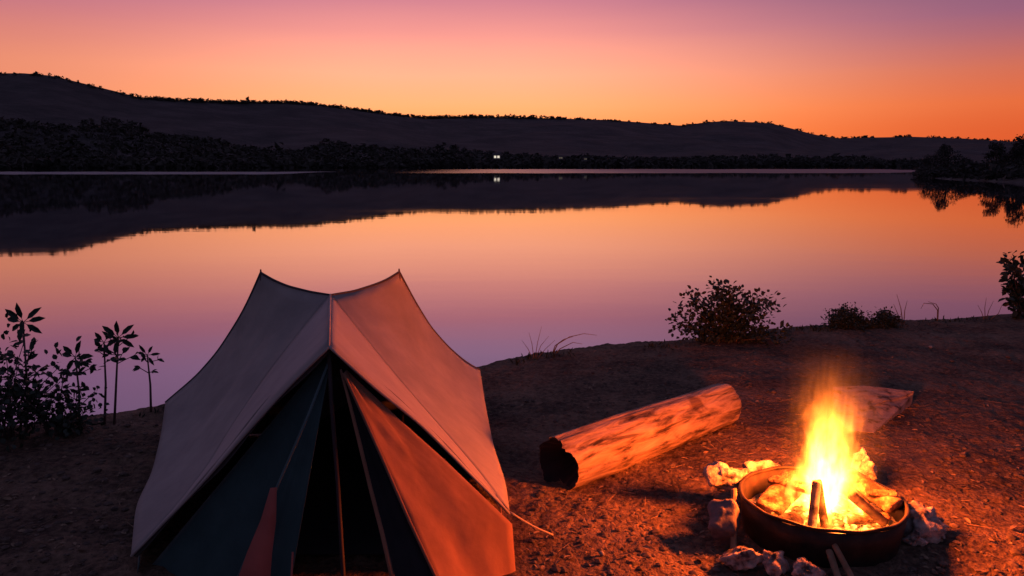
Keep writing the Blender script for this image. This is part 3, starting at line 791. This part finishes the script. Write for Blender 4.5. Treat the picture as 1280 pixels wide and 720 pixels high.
# leaf litter and twigs
lt = MB()
for i in range(1500):
    px, py = random.uniform(-100, 1400), 410 + 350 * random.random() ** .8
    q = U(px, py, 0)
    if q.y > edge_y(q.x) - .1 or (q - fc).length < RR + .05 or (-2.5 < q.x < .1 and 4.3 < q.y < 7.4): continue
    q.z = gz(q.x, q.y) + .008; a = random.random() * 6.28
    if i % 4: lt.leaf(q, Vector((math.cos(a), math.sin(a), random.uniform(-.1, .35))), Vector((random.gauss(0, .3), random.gauss(0, .3), 1)), random.uniform(.03, .07), random.uniform(.015, .035))
    else: 
        l_ = random.uniform(.04, .16); lt.tube([q, q + Vector((math.cos(a) * l_, math.sin(a) * l_, .012))], [.003, .002], 4)
tag(lt.build('leaf_litter', M['dry'], smooth=False), kind='stuff')

# ---------------------------------------------------------------- flames
def flame_mat():
    m, nt = mat('flame_gas'); L = nt.links.new
    tc = N(nt, 'ShaderNodeTexCoord'); s = tc.outputs['Object']
    # turbulent sideways drift that grows with height
    mp = N(nt, 'ShaderNodeMapping'); mp.inputs['Scale'].default_value = (2.6, 2.6, 1.6); L(s, mp.inputs[0])
    n = N(nt, 'ShaderNodeTexNoise', i_Scale=1.5, i_Detail=3, i_Roughness=.55); L(mp.outputs[0], n.inputs[0])
    sub = N(nt, 'ShaderNodeVectorMath', operation='SUBTRACT'); L(n.outputs['Color'], sub.inputs[0]); sub.inputs[1].default_value = (.5, .5, .5)
    sz = N(nt, 'ShaderNodeSeparateXYZ'); L(s, sz.inputs[0])
    sc_ = N(nt, 'ShaderNodeVectorMath', operation='SCALE'); L(sub.outputs[0], sc_.inputs[0]); L(math_(nt, 'ADD', math_(nt, 'MULTIPLY', sz.outputs[2], .42), .14), sc_.inputs[3])
    ad = N(nt, 'ShaderNodeVectorMath', operation='ADD'); L(s, ad.inputs[0]); L(sc_.outputs[0], ad.inputs[1])
    q = N(nt, 'ShaderNodeSeparateXYZ'); L(ad.outputs[0], q.inputs[0])
    z = math_(nt, 'MAXIMUM', sz.outputs[2], 0.0)
    rr_ = math_(nt, 'SQRT', math_(nt, 'ADD', math_(nt, 'MULTIPLY', q.outputs[0], q.outputs[0]), math_(nt, 'MULTIPLY', q.outputs[1], q.outputs[1])))
    # radius of the fire by height (metres): wide at the embers, a column, then a pointed top
    fcv = N(nt, 'ShaderNodeFloatCurve'); cu = fcv.mapping.curves[0]
    pts_ = [(0, .25), (.12, .22), (.26, .18), (.42, .175), (.58, .20), (.75, .24), (.9, .26), (1, .15)]
    cu.points[0].location = pts_[0]; cu.points[1].location = pts_[-1]
    for p_ in pts_[1:-1]: cu.points.new(*p_)
    fcv.mapping.update()
    L(math_(nt, 'DIVIDE', z, 1.15), fcv.inputs['Value'])
    mp3 = N(nt, 'ShaderNodeMapping'); mp3.inputs['Scale'].default_value = (6.5, 6.5, 2.8); mp3.inputs['Location'].default_value = (3.1, 1.7, .4); L(s, mp3.inputs[0])
    n3 = N(nt, 'ShaderNodeTexNoise', i_Scale=1.3, i_Detail=3, i_Roughness=.6, i_Distortion=.4); L(mp3.outputs[0], n3.inputs[0])
    tong = math_(nt, 'MINIMUM', 1.3, math_(nt, 'MAXIMUM', .15, math_(nt, 'ADD', -.85, math_(nt, 'MULTIPLY', n3.outputs[0], 3.6))))
    k = math_(nt, 'SUBTRACT', 1.0, math_(nt, 'DIVIDE', rr_, math_(nt, 'MULTIPLY', fcv.outputs[0], tong)), clamp=True)
    # vertical streaks
    mp2 = N(nt, 'ShaderNodeMapping'); mp2.inputs['Scale'].default_value = (11, 11, 1.7); L(s, mp2.inputs[0])
    n2 = N(nt, 'ShaderNodeTexNoise', i_Scale=1.4, i_Detail=4, i_Roughness=.6, i_Distortion=.6); L(mp2.outputs[0], n2.inputs[0])
    st_ = N(nt, 'ShaderNodeMapRange'); L(n2.outputs[0], st_.inputs[0]); st_.inputs[1].default_value = .36; st_.inputs[2].default_value = .62
    zf = N(nt, 'ShaderNodeMapRange'); L(z, zf.inputs[0]); zf.inputs[1].default_value = .36; zf.inputs[2].default_value = 1.13; zf.inputs[3].default_value = 1; zf.inputs[4].default_value = 0
    # high up the streaks decide; low down the body is solid
    mixn = math_(nt, 'ADD', math_(nt, 'MULTIPLY', st_.outputs[0], .9), math_(nt, 'MULTIPLY', zf.outputs[0], .22))
    zz = math_(nt, 'POWER', zf.outputs[0], 5.2)
    e = math_(nt, 'MULTIPLY', math_(nt, 'MULTIPLY', math_(nt, 'POWER', k, 1.7), mixn), zz)
    # thin outer veil of orange flame, reaching wider and higher
    k2 = math_(nt, 'SUBTRACT', 1.0, math_(nt, 'DIVIDE', rr_, .36), clamp=True)
    zv = N(nt, 'ShaderNodeMapRange'); L(z, zv.inputs[0])
    for i_, v_ in enumerate((.25, 1.16, 1, 0)): zv.inputs[i_ + 1].default_value = v_
    veil = math_(nt, 'MULTIPLY', math_(nt, 'MULTIPLY', math_(nt, 'POWER', k2, 1.6), math_(nt, 'POWER', zv.outputs[0], 1.3)), math_(nt, 'ADD', math_(nt, 'POWER', st_.outputs[0], 1.5), .12))
    e = math_(nt, 'ADD', e, math_(nt, 'MULTIPLY', veil, .010))
    em = N(nt, 'ShaderNodeEmission'); em.inputs[0].default_value = g4(1, .18, .018); L(math_(nt, 'MULTIPLY', e, FLAME), em.inputs[1])
    o = N(nt, 'ShaderNodeOutputMaterial'); L(em.outputs[0], o.inputs['Volume']); return m
FLAME = 800
M['flame'] = flame_mat()
fb_ = U(1030, 640, .16)
fo = MB(); rows = []
prof = [(0.0, -.02), (.46, -.02), (.46, .14), (.44, .30), (.44, .55), (.43, .80), (.38, 1.0), (.28, 1.12), (.12, 1.19), (0.0, 1.2)]
for k in range(37):
    a = 2 * math.pi * (k % 36) / 36
    rows.append([fb_ + Vector((math.cos(a) * r, math.sin(a) * r, z)) for r, z in prof])
fl_o = fo.grid(rows).build('flame', M['flame'])
import bmesh
bm = bmesh.new(); bm.from_mesh(fl_o.data); bmesh.ops.remove_doubles(bm, verts=bm.verts, dist=1e-5); bmesh.ops.recalc_face_normals(bm, faces=bm.faces)
bm.to_mesh(fl_o.data); bm.free()
for v in fl_o.data.vertices: v.co -= fb_
fl_o.location = fb_
tag(fl_o, 'tall yellow and orange flames rising from the fire ring', 'flame')
def plight(name, loc, e, r, c):
    l = bpy.data.lights.new(name, 'POINT'); l.energy = e; l.color = c; l.shadow_soft_size = r
    o = bpy.data.objects.new(name, l); col.objects.link(o); o.location = loc
    return o
plight('fire_light', fb_ + Vector((0, 0, .46)), 660, .16, (1, .13, .012))
plight('fire_light_low', fb_ + Vector((-.02, -.40, .12)), 26, .05, (1, .2, .03))

# ---------------------------------------------------------------- plants
def whorl(mb, c_, n, L_, W_, axis=Vector((0, 0, 1)), lift=.25, seed=0):
    for k in range(n):
        a = 2 * math.pi * (k + random.uniform(-.25, .25)) / n
        d = Vector((math.cos(a), math.sin(a) * .9, lift + random.uniform(-.5, .35)))
        mb.leaf(c_, d, Vector((0, 0, 1)) + Vector((0, random.uniform(-.9, .1), 0)), L_ * random.uniform(.75, 1.15), W_)
def sapling(name, base, top, label, whorls, L_=.16, W_=.055, n=9, side=0, group='leafy stems on the left bank'):
    root = empty(name, base, label, 'plant', group)
    st_ = MB(); lf = MB(); mid = base.lerp(top, .5) + Vector((random.uniform(-.03, .03), 0, 0))
    st_.tube([base - Vector((0, 0, .08)), mid, top], [.013, .010, .006], 6)
    # a top rosette that faces the sky but shows its spread from the side
    for k in range(n):
        a = 2 * math.pi * (k + random.uniform(-.15, .15)) / n
        d = Vector((math.cos(a), .35 * math.sin(a * 2 + 1), math.sin(a) * .85 + .1))
        st_.tube([top, top + d * L_ * .3], [.003, .003], 4); lf.leaf(top + d * L_ * .25, d, Vector((.1, -1, .5)), L_ * random.uniform(.8, 1.1), W_)
    for (u, m_) in whorls:
        c_ = base.lerp(top, u) 
        for k in range(m_):
            a = random.random() * 6.28; br = Vector((math.cos(a), math.sin(a) * .5, random.uniform(.1, .8))).normalized() * L_ * random.uniform(.5, 1.5)
            st_.tube([c_, c_ + br], [.005, .003], 5)
            for q in range(3):
                lf.leaf(c_ + br * random.uniform(.6, 1), br.normalized() + Vector((random.gauss(0, .7), random.gauss(0, .7), random.gauss(-.1, .6))), Vector((random.gauss(0, .5), -.6, .8)), L_ * random.uniform(.5, .8), W_ * .85)
    st_.build('stem', M['stem'], root); lf.build('leaves', M['leaf'], root, smooth=False)
    return root
def bd(px, py, back=.12):     # a rooting point near the bank edge
    p = U(px, py, 0); p.y = min(p.y, edge_y(p.x) - back); p.z = gz(p.x, p.y) - .02; p.x = (px - 640) / F_PX * (p.y / ray(px, py).y)
    return p
def topat(px, py, b_): return D(px, py, b_.y)
b_ = bd(30, 530); sapling('sapling', b_, topat(29, 403, b_), 'tall stem topped by a star of long leaves over the left shrub', [(.8, 2), (.62, 4), (.5, 4), (.35, 4)], .155, .058, 8)
b_ = bd(141, 521); sapling('sapling', b_, topat(148, 422, b_), 'tall thin stem with a full star of leaves, standing clear against the lake', [(.9, 4), (.8, 3), (.7, 3)], .14, .055, 8)
b_ = bd(129, 523); sapling('sapling', b_, topat(130, 428, b_), 'thin stem close on the left of the clear standing one', [(.85, 2), (.75, 1)], .11, .045, 6)
b_ = bd(96, 526); sapling('sapling', b_, topat(94, 446, b_), 'shorter leafy stem between the left shrub and the tall stems', [(.9, 4), (.75, 4), (.5, 1), (.42, 2)], .13, .055, 6)
b_ = bd(188, 512); sapling('sapling', b_, topat(184, 444, b_), 'wispy thin plant with drooping leaves next to the tent', [(.88, 3), (.7, 3)], .10, .035, 6)
def shrub(name, base, wpx, hpx, label, n, leafL, mat_leaf, group=None, stems=14, lean=0, spots=None, clump=.22, flat=.6):
    root = empty(name, base, label, 'shrub', group); s = base.y / F_PX / .97
    W_, H_ = wpx * s, hpx * s
    st_ = MB(); lf = MB(); cs = []
    for k in range(stems):
        if spots: u, v = spots[k % len(spots)]; u += random.uniform(-.03, .03); v += random.uniform(-.03, .03)
        else:
            u = random.uniform(-.5, .5); v = random.uniform(.35, 1) * math.sqrt(max(.1, 1 - (2 * u) ** 2 * .75))
        tip = base + Vector((u * W_ + lean * v, random.uniform(-.5, .5) * W_ * flat, v * H_ - clump * H_ * .4))
        m_ = base + Vector(((tip.x - base.x) * .35, (tip.y - base.y) * .3, (tip.z - base.z) * .5)) + Vector((random.uniform(-.04, .04), 0, 0))
        st_.tube([base + Vector((u * W_ * .25, 0, -.06)), m_, tip], [.010, .007, .003], 5)
        cs.append((tip, 1.0)); cs.append((m_.lerp(tip, .55), .8)); cs.append((m_.lerp(tip, .15), .7))
    for i in range(n):
        c_, k = random.choice(cs)
        q = Vector((random.gauss(0, .5), random.gauss(0, .5), random.gauss(0, .5))) * clump * min(H_, W_) * k
        lf.leaf(c_ + q, q + Vector((random.gauss(0, .3), random.gauss(0, .3), random.gauss(.1, .3))) * clump, Vector((random.gauss(0, .6), random.gauss(-.3, .5), .8)), leafL * random.uniform(.6, 1.25), leafL * .72)
    st_.build('branches', M['stem'], root); lf.build('leaves', mat_leaf, root, smooth=False)
    return root
b_ = bd(8, 538, .2); shrub('bank_shrub', b_, 150, 150, 'dense leafy shrub cut off by the left edge of the photo', 900, .07, M['leaf'], stems=22)
b_ = bd(66, 530, .2); shrub('bank_shrub', b_, 100, 96, 'low round shrub right beside the dense one on the left bank', 620, .06, M['leaf'], stems=14)
spots = [(-.43, .40), (-.33, .72), (-.22, .80), (-.12, .70), (-.04, .98), (.05, .9), (.14, .78), (.25, .74), (.33, .84), (.40, .66), (.46, .22), (.28, .35), (0, .4), (-.2, .35), (-.3, .2), (.12, .3), (.36, .2)]
b_ = bd(905, 424, .25); shrub('bank_shrub', b_, 142, 74, 'wide airy shrub silhouetted on the bank behind the fire', 2700, .07, M['leaf'], stems=34, spots=spots, clump=.17, flat=.3)
for (px, py, w_, h_, lab) in ((1055, 408, 38, 24, 'low dark clump of brush right of the wide shrub'), (1082, 407, 40, 12, 'flattest dark clump of brush between two taller clumps'), (1108, 405, 30, 19, 'small rounded clump of brush nearest the thin twigs')):
    b_ = bd(px, py, .2); shrub('brush_clump', b_, w_, h_, lab, 4500, .042, M['leaf'], 'low brush clumps on the bank', stems=16, clump=.5)
# right-hand sapling
b_ = bd(1278, 396, .2)
rt = shrub('bank_shrub', b_, 58, 92, 'tall open-leaved shrub cut off by the right edge of the photo', 480, .12, M['leaf'], stems=16, clump=.17, spots=[(-.38, .50), (-.3, .75), (-.22, .92), (-.42, .66), (-.15, .6), (-.05, .8), (0.1, .7), (.2, .9), (-.1, .35), (-.3, .3), (-.15, .15), (.1, .2), (.35, .6), (.4, .4)])
# dry grass and twigs on the bank
def twigs(name, base, tips, label, rad=.006, group='dry stalks on the bank'):
    mb = MB()
    for pl in tips:
        pts_ = [base + Vector((0, 0, -.04))] + [D(px, py, base.y + random.uniform(-.1, .1)) for px, py in pl]
        mb.tube(pts_, [rad * (1 - .75 * i / (len(pts_) - 1)) for i in range(len(pts_))], 5)
    return thing_mesh(mb.build(name, M['dry']), label, 'dry grass', group)
b_ = bd(668, 446); twigs('dry_stalks', b_, [[(672, 428), (677, 408)], [(665, 430), (661, 415)], [(676, 432), (686, 420)], [(682, 436), (694, 425)], [(660, 436), (652, 425)]], 'small spray of upright dry stalks nearest the tent')
b_ = bd(688, 442); twigs('dry_stalks', b_, [[(697, 430), (712, 421), (730, 417), (746, 419)], [(694, 432), (705, 424), (716, 421)], [(700, 436), (716, 428), (728, 430)]], 'long dry stalk arching over to the right on the bank', .009)
b_ = bd(1130, 402); twigs('dry_stalks', b_, [[(1126, 385), (1121, 368)], [(1131, 388), (1134, 376)], [(1122, 392), (1117, 380)]], 'upright dry twigs right of the brush clumps', .010)
b_ = bd(1172, 402); twigs('dry_stalks', b_, [[(1172, 388), (1166, 380), (1155, 379), (1151, 386)], [(1173, 385), (1170, 380), (1160, 377)]], 'drooping dry twig with a curled tip near the right shrub', .011)
b_ = bd(1232, 400); twigs('dry_stalks', b_, [[(1231, 385), (1233, 372)], [(1236, 388), (1242, 376)], [(1227, 390), (1222, 381)], [(1248, 392), (1253, 380)]], 'short dry twigs at the foot of the right-hand shrub', .008)
# fringe of ground cover along the lip of the bank
gc = MB()
for i in range(1500):
    x = random.uniform(-7, 12); y = edge_y(x) - random.uniform(-.1, .35); z = gz(x, y)
    if nz((x, 0, 0), 1.3, 3) < -.05: continue
    h = random.uniform(.02, .09) * (1 + .8 * nz((x, 2, 0), .9))
    q = Vector((x, y, z - .01))
    gc.leaf(q, Vector((random.gauss(0, .5), random.gauss(0, .5), 1)), Vector((random.gauss(0, 1), -1, 0)), h, h * .3)
tag(gc.build('bank_grass', M['leaf'], smooth=False), 'short ragged grass along the lip of the bank', 'grass', kind='stuff')

# ---------------------------------------------------------------- render settings
scene.view_settings.view_transform = 'Standard'; scene.view_settings.look = 'None'
scene.view_settings.exposure = 0; scene.view_settings.gamma = 1; scene.view_settings.use_curve_mapping = False
scene.render.engine = 'CYCLES'
scene.cycles.use_denoising = True
scene.cycles.volume_step_rate = .35
scene.cycles.volume_max_steps = 256
scene.cycles.sample_clamp_indirect = 4
scene.cycles.max_bounces = 6
